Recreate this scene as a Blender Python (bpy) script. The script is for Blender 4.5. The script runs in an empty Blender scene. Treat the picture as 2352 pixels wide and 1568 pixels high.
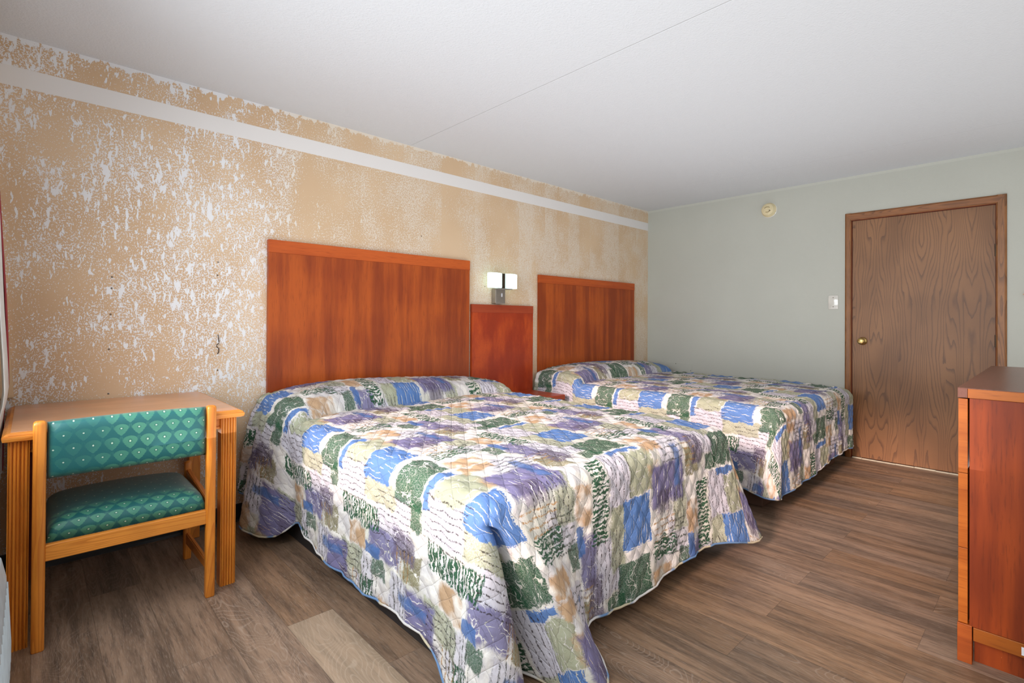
import bpy, bmesh, math, random
from mathutils import Vector, Matrix, noise
PI = math.pi
SC = bpy.context.scene
COL = SC.collection
random.seed(4)

# ------------------------------------------------------------------ measured layout (metres)
CAM = (0.0, -3.2196, 1.155)          # camera foot point is the origin of x
X0, X1 = -0.16, 5.165                # window wall, door wall
YB, YF = 0.0, -3.56                  # headboard wall, wall behind the camera
H = 2.4244

# ================================================================== node helper
class G:
    """tiny expression builder for shader nodes"""
    def __init__(s, name):
        s.m = bpy.data.materials.new(name); s.m.use_nodes = True
        s.t = s.m.node_tree; s.n = s.t.nodes; s.l = s.t.links
        s.b = s.n['Principled BSDF']
        s._tc = None
    def tc(s, k='Object'):
        if s._tc is None: s._tc = s.n.new('ShaderNodeTexCoord')
        return s._tc.outputs[k]
    def put(s, sock, v):
        if isinstance(v, bpy.types.NodeSocket): s.l.new(v, sock)
        elif v is not None:
            try: sock.default_value = v
            except Exception: sock.default_value = (v[0], v[1], v[2], 1.0)
    def M(s, op, a, b=None, c=None, clamp=False):
        n = s.n.new('ShaderNodeMath'); n.operation = op; n.use_clamp = clamp
        s.put(n.inputs[0], a); s.put(n.inputs[1], b) if b is not None else 0
        if c is not None: s.put(n.inputs[2], c)
        return n.outputs[0]
    def add(s, a, b): return s.M('ADD', a, b)
    def sub(s, a, b): return s.M('SUBTRACT', a, b)
    def mul(s, a, b): return s.M('MULTIPLY', a, b)
    def mx(s, a, b): return s.M('MAXIMUM', a, b)
    def mn(s, a, b): return s.M('MINIMUM', a, b)
    def fl(s, a): return s.M('FLOOR', a)
    def fr(s, a): return s.M('FRACT', a)
    def ab(s, a): return s.M('ABSOLUTE', a)
    def V(s, op, a, b=None, sc=None):
        n = s.n.new('ShaderNodeVectorMath'); n.operation = op
        s.put(n.inputs[0], a)
        if b is not None: s.put(n.inputs[1], b)
        if sc is not None: s.put(n.inputs['Scale'], sc)
        return n.outputs['Value'] if op in ('LENGTH', 'DOT_PRODUCT', 'DISTANCE') else n.outputs[0]
    def xyz(s, v):
        n = s.n.new('ShaderNodeSeparateXYZ'); s.put(n.inputs[0], v); return n.outputs[0], n.outputs[1], n.outputs[2]
    def comb(s, x=0.0, y=0.0, z=0.0):
        n = s.n.new('ShaderNodeCombineXYZ'); s.put(n.inputs[0], x); s.put(n.inputs[1], y); s.put(n.inputs[2], z); return n.outputs[0]
    def noise(s, v, scale=1.0, detail=2.0, rough=.5, dist=0.0, col=False):
        n = s.n.new('ShaderNodeTexNoise'); s.put(n.inputs['Vector'], v); s.put(n.inputs['Scale'], scale)
        n.inputs['Detail'].default_value = detail; n.inputs['Roughness'].default_value = rough; n.inputs['Distortion'].default_value = dist
        return n.outputs[1] if col else n.outputs[0]
    def vor(s, v, scale, feat='F1', out=0):
        n = s.n.new('ShaderNodeTexVoronoi'); n.feature = feat; s.put(n.inputs['Vector'], v); s.put(n.inputs['Scale'], scale); return n.outputs[out]
    def white(s, v):
        n = s.n.new('ShaderNodeTexWhiteNoise'); n.noise_dimensions = '3D'; s.put(n.inputs[0], v); return n.outputs[0]
    def ss(s, v, a, b, lo=0.0, hi=1.0):
        n = s.n.new('ShaderNodeMapRange'); n.interpolation_type = 'SMOOTHSTEP'
        s.put(n.inputs[0], v); s.put(n.inputs[1], a); s.put(n.inputs[2], b); s.put(n.inputs[3], lo); s.put(n.inputs[4], hi); return n.outputs[0]
    def lin(s, v, a, b, lo=0.0, hi=1.0):
        n = s.n.new('ShaderNodeMapRange'); s.put(n.inputs[0], v); s.put(n.inputs[1], a); s.put(n.inputs[2], b); s.put(n.inputs[3], lo); s.put(n.inputs[4], hi); return n.outputs[0]
    def mix(s, f, a, b):
        n = s.n.new('ShaderNodeMix'); n.data_type = 'RGBA'
        s.put(n.inputs[0], f); s.put(n.inputs[6], C(a) if isinstance(a, tuple) else a); s.put(n.inputs[7], C(b) if isinstance(b, tuple) else b); return n.outputs[2]
    def ramp(s, f, stops):
        n = s.n.new('ShaderNodeValToRGB'); s.put(n.inputs[0], f); e = n.color_ramp.elements
        while len(e) < len(stops): e.new(.5)
        for i, (p, c) in enumerate(stops): e[i].position = p; e[i].color = C(c)
        return n.outputs[0]
    def out(s, col, rough=.6, bump=None, dist=.002, strength=1.0, **kw):
        s.put(s.b.inputs['Base Color'], C(col) if isinstance(col, tuple) else col); s.put(s.b.inputs['Roughness'], rough)
        if bump is not None:
            n = s.n.new('ShaderNodeBump'); n.inputs['Distance'].default_value = dist; n.inputs['Strength'].default_value = strength
            s.put(n.inputs['Height'], bump); s.l.new(n.outputs[0], s.b.inputs['Normal'])
        for k, v in kw.items(): s.put(s.b.inputs[k.replace('_', ' ')], v)
        return s.m

def lin1(c): return c/12.92 if c <= .04045 else ((c+.055)/1.055)**2.4
def C(t):
    """8-bit sRGB triple -> linear RGBA"""
    return (lin1(t[0]/255), lin1(t[1]/255), lin1(t[2]/255), 1.0)

# ================================================================== materials
def mat_simple(name, col, rough=.5, metal=0.0, bumpscale=0, bumpd=.0005, **kw):
    g = G(name); p = g.tc()
    n = g.noise(p, 18, 3)
    c = g.mix(g.ss(n, .3, .7), tuple(int(v*.94) for v in col), col)
    b = g.noise(p, bumpscale, 2) if bumpscale else None
    return g.out(c, rough, b, bumpd, Metallic=metal, **kw)

def mat_wood(name, dark, mid, light, axis='z', rough=.38, freq=26, stretch=.07, rings=10, ringmix=.35, coat=.0, worn=None, seed=0.0, blotch=.5):
    """straight-to-cathedral grain running along axis"""
    g = G(name); p = g.V('ADD', g.tc(), (seed, seed*1.7, seed*.6)); x, y, z = g.xyz(p)
    sc = {'x': (stretch, 1, 1), 'y': (1, stretch, 1), 'z': (1, 1, stretch)}[axis]
    q = g.V('MULTIPLY', p, sc)
    fine = g.noise(q, freq*7, 3, .6)
    mid_n = g.noise(q, freq*1.2, 3, .55)
    field = g.noise(g.V('MULTIPLY', q, (1, 1, 1.6)), 5.0, 1.5, .4)
    ring = g.ab(g.sub(g.fr(g.mul(field, rings)), .5))
    ring = g.ss(ring, .02, .22, 1.0, 0.0)
    big = g.noise(p, 2.2, 2)
    vb = g.noise(q, 10, 3, .55)
    t = g.add(g.add(g.mul(mid_n, .35), g.mul(vb, .75)), g.mul(g.sub(big, .5), blotch))
    c = g.mix(g.ss(t, .40, .72), mid, light)
    c = g.mix(g.mul(g.ss(vb, .55, .36), .22), c, dark)
    c = g.mix(g.mul(ring, ringmix), c, dark)
    c = g.mix(g.mul(g.ss(fine, .52, .72), .45), c, dark)
    if worn:
        w = g.noise(g.V('MULTIPLY', p, (1, 1, .35)), 34, 4, .7)
        c = g.mix(g.ss(w, .70, .74), c, worn)
    return g.out(c, rough, fine, .0004, .5, Coat_Weight=coat*.4, Coat_Roughness=.25, Specular_IOR_Level=.3)

def mat_wall_residue():
    g = G('wallpaper_residue_plaster'); p = g.tc(); x, y, z = g.xyz(p)
    flat = g.comb(x, z, 0.0)
    # strips of stripped wallpaper about 0.2 m wide, only right of x = 0.95
    strip = g.fl(g.mul(g.add(x, .03), 1/.165)); sr = g.white(g.comb(strip, 3.3, 1.0))
    right = g.ss(x, .85, 1.35)
    low = g.noise(g.comb(g.mul(x, 1.5), g.mul(z, .9), 4.0), 1.6, 2, .5)
    mid = g.noise(g.comb(g.mul(x, 3.0), g.mul(z, 2.2), 8.0), 1.8, 2, .5)
    dens = g.add(g.add(g.add(g.mul(low, .75), g.mul(mid, .65)), -.20), g.mul(g.mul(g.sub(sr, .5), .20), right))
    # the column of almost bare plaster near x=.72 and the pale one near x=.35
    colA = g.ss(g.ab(g.sub(x, .70)), .02, .13, .035, 0.0); colB = g.ss(g.ab(g.sub(x, .40)), .02, .11, .05, 0.0)
    dens = g.add(dens, g.mul(g.ss(z, 1.75, 1.45), colA)); dens = g.add(dens, colB)
    dens = g.mn(g.sub(dens, g.mul(right, .02)), .585)
    wob = g.noise(flat, 9.0, 2, .5, col=True)
    pw = g.V('ADD', flat, g.V('SCALE', g.V('SUBTRACT', wob, (.5, .5, .5)), sc=.03))
    px, pz, _ = g.xyz(pw)
    coarse = g.noise(g.comb(g.mul(px, 44), g.mul(pz, 15), 0.0), 1.0, 3.5, .62)
    thr_c = g.sub(.815, g.mul(dens, .42))
    thr_c = g.add(thr_c, g.mul(g.ss(x, 1.0, 2.4), .09))
    mc = g.ss(g.sub(coarse, thr_c), -.004, .006)
    fine = g.noise(g.comb(g.mul(px, 150), g.mul(pz, 115), 5.0), 1.0, 2.0, .55, .6)
    thr_f = g.sub(.865, g.mul(dens, .58))
    thr_f = g.sub(thr_f, g.mul(right, .035))
    mf = g.ss(g.sub(fine, thr_f), -.012, .012)
    m = g.mx(mc, g.mul(mf, .85)); big = g.noise(g.comb(g.mul(px, 24), g.mul(pz, 6.5), 12.0), 1.0, 4.5, .6); m = g.mx(m, g.mul(g.ss(g.sub(big, g.sub(g.add(.72, g.mul(g.ss(x, .8, 1.5), .3)), g.add(g.mul(g.mn(dens, .6), .14), g.mul(g.ss(z, 1.2, 1.9), .035)))), -.004, .006), 1.0))
    # far right: fine streaky vertical brushing
    streak = g.noise(g.comb(g.mul(px, 90), g.mul(pz, 14), 9.0), 1.0, 3, .6)
    ms = g.mul(g.ss(g.add(streak, g.mul(g.sub(dens, .5), .6)), .50, .60), g.ss(x, 1.5, 3.2, 0.0, .42))
    m = g.mx(m, ms)
    # painted band and ragged strip of paint under the ceiling
    band = g.mul(g.ss(z, 2.1985, 2.2005), g.ss(z, 2.2875, 2.2895, 1.0, 0.0))
    drip = g.noise(g.comb(g.mul(x, 26), g.mul(z, 9), 2.0), 1.0, 3, .6)
    top = g.ss(g.add(g.add(z, g.mul(g.sub(drip, .5), .13)), g.mul(g.sub(fine, .5), .03)), 2.408, 2.412)
    base_z = g.ss(g.add(z, g.mul(g.sub(fine, .5), .02)), .10, .125, 1.0, 0.0)
    m = g.mx(g.mx(m, band), top)
    tone = g.noise(g.comb(g.mul(x, 1.3), g.mul(z, 1.1), 7.0), 1.5, 2)
    tan = g.mix(g.ss(tone, .35, .7), (200, 168, 134), (214, 186, 154))
    tan = g.mix(g.mul(right, .35), tan, (212, 186, 152))
    white = g.mix(right, (226, 226, 228), (222, 211, 196))
    white = g.mix(band, white, (224, 221, 219))
    c = g.mix(m, tan, white)
    # screw holes left in the plaster
    for hx, hz in ((.294, 1.361), (.293, 1.305), (.29, 1.175), (.285, 1.002), (.285, .782), (.764, 1.474), (.762, 1.40), (2.102, 1.778), (2.72, 1.437), (3.07, 1.437), (.767, .869)):
        d = g.V('DISTANCE', flat, (hx, hz, 0)); c = g.mix(g.ss(d, .0035, .0055, .85, 0.0), c, (60, 48, 38))
    return g.out(c, .75, m, .0012, .7)

def mat_paint(name, col, scale, d, band=None):
    g = G(name); p = g.tc(); x, y, z = g.xyz(p)
    n = g.noise(p, scale, 3, .6); c = g.mix(g.ss(g.noise(p, 2.0, 2), .3, .7), tuple(v-3 for v in col), col)
    if band: c = g.mix(g.ss(z, band-.001, band+.001), c, tuple(min(255, v+5) for v in col))
    return g.out(c, .8, n, d)

def mat_ceiling():
    g = G('stippled_ceiling_paint'); p = g.tc(); x, y, z = g.xyz(p)
    n = g.noise(p, 95, 3, .65)
    s1 = g.ss(g.ab(g.sub(x, 2.003)), .0, .006, 1.0, 0.0); s2 = g.ss(g.ab(g.sub(x, 4.49)), .0, .005, 1.0, 0.0)
    s = g.mx(s1, g.mul(s2, .6))
    c = g.mix(g.mul(s, .18), (212, 215, 219), (150, 150, 150))
    return g.out(c, .85, g.sub(n, g.mul(s, 1.0)), .0022)

def mat_floor():
    g = G('grey_oak_vinyl_planks'); p = g.tc(); x, y, z = g.xyz(p)
    W, L = .176, 1.2
    u = g.mul(g.sub(x, 1.771), 1/W); iu = g.fl(u); fu = g.fr(u)
    odd = g.fr(g.mul(iu, .5))                     # 0 or .5
    v = g.add(g.mul(g.add(y, 1.235), 1/L), g.mul(odd, .74)); iv = g.fl(v); fv = g.fr(v)
    r = g.white(g.comb(iu, iv, 2.0)); r2 = g.white(g.comb(iv, iu, 7.0))
    q = g.comb(g.add(x, g.mul(r, 9)), g.mul(y, .10), g.mul(r2, 5))
    grain = g.noise(g.comb(g.add(x, g.mul(r, 9)), g.mul(y, .075), g.mul(r2, 5)), 95, 6, .7, .15)
    fine = g.noise(g.comb(g.add(x, g.mul(r, 9)), g.mul(y, .06), 0.0), 330, 4, .7)
    band = g.noise(g.comb(g.add(x, g.mul(r, 9)), g.mul(y, .10), g.mul(r2, 5)), 17, 4, .6, .3)
    cath = g.noise(g.comb(g.mul(g.add(x, g.mul(r, 9)), 1.0), g.mul(y, .32), 3.0), 7.0, 1.5, .4, .25)
    ring = g.ss(g.ab(g.sub(g.fr(g.add(g.mul(cath, 34), g.mul(fine, .25))), .5)), .0, .16, 1.0, 0.0)
    ring = g.mul(ring, g.ss(g.noise(q, 3.0, 2), .50, .66))
    c = g.mix(g.ss(band, .30, .68), (100, 79, 62), (150, 120, 95))
    c = g.mix(g.mul(g.ss(grain, .47, .68), .58), c, (70, 55, 46))
    c = g.mix(g.mul(g.ss(fine, .50, .68), .36), c, (176, 158, 140))
    c = g.mix(g.mul(ring, .30), c, (190, 172, 154))
    h = g.n.new('ShaderNodeHueSaturation'); g.put(h.inputs['Color'], c); g.put(h.inputs['Value'], g.lin(r, 0, 1, .93, 1.08)); g.put(h.inputs['Saturation'], g.lin(r2, 0, 1, .85, 1.1)); c = h.outputs[0]
    # the one pale plank left of the near bed
    pale = g.mul(g.mul(g.ss(g.ab(g.sub(iu, -6.0)), .4, .5, 1.0, 0.0), g.ss(y, -1.2355, -1.2345, 1.0, 0.0)), g.ss(y, -2.436, -2.434))
    c = g.mix(g.mul(pale, .30), c, (206, 182, 152))
    gap = g.mx(g.ss(g.mn(fu, g.sub(1.0, fu)), .0, .009, 1.0, 0.0), g.ss(g.mn(fv, g.sub(1.0, fv)), .0, .0014, 1.0, 0.0))
    c = g.mix(g.mul(gap, .4), c, (58, 46, 40))
    # scuffs
    sc = g.noise(g.comb(g.mul(x, 1.0), g.mul(y, 1.0), 11.0), 3.0, 4, .7)
    rough = g.add(.36, g.mul(g.ss(grain, .3, .7), .14)); rough = g.add(rough, g.mul(g.ss(sc, .5, .7), .1))
    return g.out(c, rough, g.sub(g.mul(grain, .35), gap), .0008, .6)

def mat_door_veneer():
    g = G('rotary_cut_oak_veneer'); p = g.tc(); x, y, z = g.xyz(p)
    yy = g.sub(y, -2.33)
    panel = g.mul(yy, 1/.30); ip = g.fl(panel); fp = g.sub(g.fr(panel), .5)
    a = g.ab(fp)                                    # book-matched halves
    wob = g.noise(g.comb(g.mul(a, 3.0), g.mul(z, 1.6), ip), 1.4, 2, .5)
    fld = g.add(g.mul(a, g.add(1.5, g.mul(wob, .6))), g.mul(g.noise(g.comb(g.mul(a, 1.5), g.mul(z, .85), g.add(ip, 4.0)), 1.5, 1.5, .4), 1.9))
    jag = g.noise(g.comb(g.mul(y, 60), g.mul(z, 22), 0.0), 1.0, 2)
    rg = g.fr(g.add(g.mul(fld, 7.0), g.mul(jag, .22)))
    line = g.mul(g.ss(rg, .0, .42, 1.0, 0.0), g.ss(rg, .0, .03))
    fine = g.noise(g.comb(g.mul(y, 300), g.mul(z, 14), 0.0), 1.0, 2)
    c = g.mix(g.ss(g.noise(g.comb(y, g.mul(z, .5), 0.0), 4, 2), .3, .7), (124, 84, 50), (142, 99, 62))
    c = g.mix(g.mul(line, .66), c, (76, 47, 30))
    c = g.mix(g.mul(g.ss(fine, .55, .75), .22), c, (110, 78, 54))
    return g.out(c, .46, fine, .0003, .4)

def mat_oak(name, base, dark, axis, seed=0.0, rough=.42, rings=22, coat=0.0):
    g = G(name); p = g.V('ADD', g.tc(), (seed, seed*.7, seed*1.3))
    sc = {'x': (.09, 1, 1), 'y': (1, .09, 1), 'z': (1, 1, .09)}[axis]; q = g.V('MULTIPLY', p, sc)
    fld = g.noise(q, 9, 1.5, .4, .2); rg = g.fr(g.mul(fld, rings)); line = g.mul(g.ss(rg, 0, .6, 1.0, 0.0), g.ss(rg, 0, .04))
    fine = g.noise(q, 210, 2)
    big = g.noise(p, 5, 2)
    c = g.mix(g.ss(big, .3, .7), tuple(int(v*.9) for v in base), base)
    c = g.mix(g.mul(line, .55), c, dark); c = g.mix(g.mul(g.ss(fine, .5, .7), .25), c, dark)
    return g.out(c, rough, fine, .0004, .5, Coat_Weight=coat, Coat_Roughness=.2)

def mat_upholstery():
    g = G('teal_leaf_damask'); uv = g.tc('UV'); u, v, _ = g.xyz(uv)
    wob = g.noise(uv, 60, 2, .5, col=True)
    W, Hh = .0545, .0465
    a = g.mul(u, 1/W); b = g.mul(v, 1/Hh)
    row = g.fl(b); a2 = g.add(a, g.mul(g.fr(g.mul(row, .5)), 1.0))
    lx = g.sub(g.fr(a2), .5); ly = g.sub(g.fr(b), .5)
    def leaf(lx, ly, cy, s):
        dy = g.sub(ly, cy)
        up = g.M('SQRT', g.mx(g.sub(1.0, g.M('POWER', g.mul(g.mx(dy, 0.0), 1/.33), 2.0)), 0.0))
        dn = g.mx(g.add(1.0, g.mul(g.mn(dy, 0.0), 1/.60)), 0.0)
        jag = g.mul(g.ab(g.sub(g.fr(g.mul(g.add(dy, g.mul(g.ab(lx), -.5)), 9.0)), .5)), .10)
        return g.ss(g.sub(g.ab(lx), g.sub(g.mul(g.mul(up, g.M('POWER', dn, .62)), s+.06), jag)), -.015, .015, 1.0, 0.0)
    L1 = leaf(lx, ly, .12, .38)
    tend = g.ab(g.sub(g.ab(lx), g.add(.40, g.mul(ly, .15)))); L2 = g.mul(g.ss(tend, .02, .06, 1.0, 0.0), g.ss(g.ab(g.sub(ly, .25)), .1, .25, 1.0, 0.0))
    m = g.mx(L1, g.mul(L2, .35))
    dot = g.V('LENGTH', g.comb(lx, g.sub(ly, .10), 0.0))
    ringd = g.ss(g.ab(g.sub(dot, .10)), .01, .035, 1.0, 0.0)
    pearl = g.ss(dot, .035, .06, 1.0, 0.0)
    wear = g.mul(g.ss(g.noise(uv, 7, 3), .45, .7), .3)
    ws = g.mul(g.ss(g.add(v, g.mul(g.sub(g.noise(uv, 9, 2), .5), .12)), -.77, -.66), g.ss(v, -.02, 0.0, 1.0, 0.0))
    wb = g.mul(g.ss(g.add(u, g.mul(g.sub(g.noise(uv, 8, 2), .5), .2)), .10, .26, 1.0, 0.0), g.ss(v, 0.0, .02, 0.0, .75))
    wear = g.mx(wear, g.mx(g.mul(ws, .93), wb))
    c = g.mix(g.mul(m, g.sub(.95, wear)), (14, 92, 94), (66, 134, 112))
    c = g.mix(g.mul(ringd, g.sub(.7, g.mul(wear, .6))), c, (28, 92, 84)); c = g.mix(g.mul(pearl, g.sub(1.0, g.mul(wear, .35))), c, (205, 222, 205))
    weave = g.noise(uv, 900, 1)
    return g.out(c, .42, g.add(g.mul(m, .5), g.mul(weave, .5)), .0005, .6, Sheen_Weight=.15)

def mat_quilt():
    g = G('brushstroke_patchwork_quilting'); uv = g.tc('UV')
    TW, TH, SK = .76, .63, .22
    # rough brushed outlines
    w1 = g.V('SCALE', g.V('SUBTRACT', g.noise(uv, 15, 5, .68, col=True), (.5, .5, .5)), sc=.060)
    w2 = g.V('SCALE', g.V('SUBTRACT', g.noise(g.V('MULTIPLY', uv, (40, 260, 1)), 1.0, 2, .5, col=True), (.5, .5, .5)), sc=.020)
    pw = g.V('ADD', g.V('ADD', uv, w1), w2); u, v, _ = g.xyz(pw)
    # uv: u across the bed, v along it
    ua = g.add(g.mul(u, 1/TW), .5); ku = g.fl(ua); U = g.mul(g.sub(g.fr(ua), .5), TW)
    va = g.add(g.mul(g.sub(v, g.mul(ku, SK)), 1/TH), .5); kv = g.fl(va); Vv = g.mul(g.sub(g.fr(va), .5), TH)
    P = g.comb(U, Vv, 0.0)
    rnd = g.white(g.comb(ku, kv, 1.0))
    # textures inside the strokes
    crv = g.V('ADD', g.V('MULTIPLY', uv, (26, 13, 1)), g.V('SCALE', g.noise(uv, 22, 2, col=True), sc=1.6))
    crack = g.ss(g.vor(crv, 1.0, 'DISTANCE_TO_EDGE'), .012, .04, 1.0, 0.0)
    crack = g.mul(crack, g.ss(g.noise(uv, 16, 2), .42, .56))
    speck = g.ss(g.noise(g.V('MULTIPLY', uv, (1, 1, 1)), 190, 4, .75), .45, .62)
    uu, vv, _z = g.xyz(g.V('ADD', g.V('ADD', uv, g.V('SCALE', g.noise(uv, 18, 2, col=True), sc=.02)), g.V('SCALE', g.noise(uv, 110, 2, col=True), sc=.009)))
    dash = g.mul(g.ss(g.ab(g.sub(g.fr(g.mul(uu, 58)), .5)), .03, .13, 1.0, 0.0), g.ss(g.noise(g.comb(g.mul(uu, 75), g.mul(vv, 13), 0.0), 1.0, 2.5), .49, .56))
    wave = g.mx(g.mul(g.ss(g.fr(g.add(g.mul(vv, 56), g.mul(g.noise(g.comb(g.mul(uu, 30), g.mul(vv, 26), 0.0), 1.0, 4, .65), 3.0))), .50, .60), g.ss(g.noise(g.comb(g.mul(uu, 26), g.mul(vv, 50), 4.0), 1.0, 3), .38, .46)), g.mul(crack, .5))
    ink = g.mul(g.ss(g.ab(g.sub(g.fr(g.mul(uu, 43)), .5)), .05, .14, 1.0, 0.0), g.ss(g.noise(g.comb(g.mul(uu, 70), g.mul(vv, 90), 3.0), 1.0, 5, .8), .46, .51))
    ink2 = g.mul(g.ss(g.ab(g.sub(g.fr(g.mul(vv, 38)), .5)), .07, .20, 1.0, 0.0), g.ss(g.noise(g.comb(g.mul(uu, 110), g.mul(vv, 70), 6.0), 1.0, 5, .8), .45, .51))
    wash = g.noise(uv, 11, 3, .55)
    TX = {'crack': crack, 'speck': g.mul(speck, .45), 'dash': dash, 'wave': wave, 'wash': g.ss(wash, .45, .65, 0, .8), 'mix': g.mx(crack, g.mul(speck, .35)), 'none': 0.0}
    cream = g.mix(g.ss(wash, .38, .62), (200, 197, 198), (228, 225, 219)); cream = g.mix(g.mul(g.ss(g.noise(uv, 4.3, 3, .6), .5, .62), .6), cream, (186, 186, 170))
    c = cream
    BLUE, BLUE2, GREEN, SAGE, LIL, TAN, PUR, PUR2, OLV = (70, 104, 158), (80, 118, 176), (34, 80, 54), (156, 160, 134), (192, 190, 202), (182, 150, 116), (110, 106, 146), (96, 86, 110), (124, 118, 82)
    # (u, v, half u, half v, colour, texture, opacity, softness)
    B = [(-.10, -.195, .075, .115, LIL, 'none', .9, .004), (-.19, .12, .09, .11, LIL, 'none', .85, .006), (.28, -.245, .09, .06, LIL, 'none', .8, .006), (.30, .13, .075, .07, LIL, 'none', .7, .01),
         (.035, -.185, .085, .085, SAGE, 'crack', .9, .004), (-.125, .03, .045, .12, SAGE, 'speck', .95, .005), (.33, .02, .05, .10, SAGE, 'speck', .9, .006), (-.33, .25, .06, .06, OLV, 'mix', .9, .004),
         (.17, .275, .075, .04, TAN, 'wash', .95, .008), (.16, -.28, .07, .03, TAN, 'wash', .95, .008), (-.33, -.14, .045, .07, TAN, 'wash', .95, .008), (.12, -.15, .035, .05, TAN, 'wash', .75, .01),
         (.235, -.10, .125, .085, PUR, 'dash', .95, .012), (-.315, .06, .055, .10, PUR, 'crack', .9, .012), (-.27, .20, .05, .07, PUR2, 'mix', .9, .008), (.20, -.03, .05, .05, PUR2, 'dash', .7, .012),
         (0.0, .005, .088, .098, BLUE2, 'dash', .97, .003), (-.015, -.297, .09, .017, BLUE2, 'none', .95, .003), (.31, -.16, .02, .09, BLUE, 'none', .8, .008), (-.36, -.02, .025, .05, BLUE, 'none', .9, .004),
         (-.02, .225, .10, .078, GREEN, 'mix', .97, .003), (-.235, -.13, .045, .15, GREEN, 'wave', .97, .003), (.20, .155, .09, .045, GREEN, 'wave', .95, .003), (-.14, .275, .05, .035, GREEN, 'mix', .95, .003), (.345, .24, .035, .05, GREEN, 'mix', .9, .004)]
    for (bu, bv, hu, hv, colr, tx, op, sf) in B:
        d = g.V('SUBTRACT', g.V('ABSOLUTE', g.V('SUBTRACT', P, (bu, bv, 0))), (hu, hv, 0)); dx, dy, _ = g.xyz(d)
        m = g.ss(g.mx(dx, dy), -sf, sf, op, 0.0)
        if tx != 'none': m = g.mul(m, g.sub(1.0, TX[tx]))
        c = g.mix(m, c, colr)
    # ink writing
    for (bu, bv, hu, hv, tex, colr) in ((-.11, -.19, .085, .12, ink, (60, 50, 48)), (-.20, .12, .10, .13, ink, (52, 44, 44)), (.27, .02, .10, .09, ink, (46, 40, 44)), (.20, .075, .085, .05, ink2, (168, 128, 78)), (.29, -.24, .085, .06, ink2, (64, 66, 60)), (-.33, .20, .05, .06, ink2, (150, 118, 74)), (.30, .14, .07, .08, ink2, (70, 76, 66))):
        d = g.V('SUBTRACT', g.V('ABSOLUTE', g.V('SUBTRACT', P, (bu, bv, 0))), (hu, hv, 0)); dx, dy, _ = g.xyz(d)
        c = g.mix(g.mul(g.mul(g.ss(g.mx(dx, dy), -.006, .006, 1.0, 0.0), tex), .88), c, colr)
    # stitch lines, two crossing families
    u0, v0, _ = g.xyz(uv)
    def st(a, b): 
        t = g.fr(g.add(g.mul(u0, a), g.mul(v0, b))); return g.mn(t, g.sub(1.0, t))
    d1, d2 = st(QA, QB), st(QA, -QB)
    s = g.mn(d1, d2)
    puff = g.M('POWER', s, .45)
    c = g.mix(g.ss(s, .0, .03, .16, 0.0), c, (96, 92, 104))
    wr = g.noise(g.V('MULTIPLY', uv, (1, 1, 1)), 46, 3, .6, .6)
    hgt = g.add(puff, g.mul(g.mul(wr, g.ss(s, 0, .3, 1.0, .45)), .75))
    return g.out(c, .72, hgt, .0070, .75, Specular_IOR_Level=.22)

QA, QB = 14.0, 10.4       # stitch frequencies (per metre) across and along the bed

M = {}
M['wall_b'] = mat_wall_residue()
M['wall_r'] = mat_paint('grey_green_wall_paint', (188, 190, 181), 160, .0008, band=2.402)
M['wall_l'] = mat_paint('beige_wall_paint', (196, 172, 138), 120, .0008)
M['wall_f'] = mat_paint('off_white_wall_paint', (205, 203, 196), 120, .0008)
M['ceil'] = mat_ceiling()
M['floor'] = mat_floor()
M['rubber'] = mat_simple('black_rubber_cove', (34, 33, 34), .5)
M['cherry'] = mat_wood('cherry_veneer_headboard', (104, 40, 10), (144, 58, 14), (174, 80, 22), 'z', rough=.42, coat=.2, ringmix=.05, stretch=.07, blotch=.7)
M['cherry_h'] = mat_wood('cherry_edging', (136, 52, 14), (172, 74, 22), (190, 88, 30), 'x', rough=.42, coat=.2, ringmix=.05)
M['cherry2'] = mat_wood('deep_cherry_veneer', (116, 36, 10), (160, 52, 16), (190, 76, 24), 'z', rough=.42, coat=.2, ringmix=.03, seed=3.1, stretch=.3, blotch=1.0)
M['cherry2h'] = mat_wood('deep_cherry_edging', (118, 38, 18), (156, 60, 30), (168, 70, 36), 'x', rough=.38, coat=.25, ringmix=.1, seed=5.1)
M['dress_panel'] = mat_wood('worn_dark_cherry', (78, 28, 7), (114, 42, 9), (148, 62, 16), 'z', rough=.5, coat=.0, ringmix=.0, worn=(206, 132, 70), seed=7.3, blotch=.8)
M['dress_edge'] = mat_wood('worn_amber_edging', (110, 54, 14), (142, 76, 20), (162, 90, 28), 'y', rough=.4, coat=.15, ringmix=.1, worn=(214, 164, 110), seed=2.2)
M['dress_post'] = mat_wood('worn_amber_stile', (110, 48, 10), (150, 76, 18), (172, 96, 32), 'y', rough=.42, coat=.1, ringmix=.1, worn=(216, 166, 108), seed=1.2)
M['dress_top'] = mat_wood('dark_cherry_laminate_top', (74, 40, 30), (100, 60, 46), (112, 70, 56), 'x', rough=.3, coat=.3, ringmix=.05, seed=9.2)
M['foot_worn'] = mat_wood('chipped_amber_foot', (104, 40, 12), (146, 70, 22), (166, 88, 32), 'y', rough=.5, ringmix=.1, worn=(205, 190, 165), seed=4.4)
M['oak'] = mat_oak('honey_oak', (226, 140, 46), (176, 88, 18), 'z', 0.0, coat=.15)
M['oak_x'] = mat_oak('honey_oak_rail', (228, 146, 54), (180, 96, 24), 'x', 2.0, rings=30, coat=.15)
M['oak_y'] = mat_oak('honey_oak_side_rail', (214, 126, 44), (166, 82, 20), 'y', 3.0, coat=.15)
M['desk_top'] = mat_oak('salmon_oak_laminate', (214, 158, 116), (196, 134, 92), 'x', 5.0, rough=.33, rings=8, coat=.3)
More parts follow.
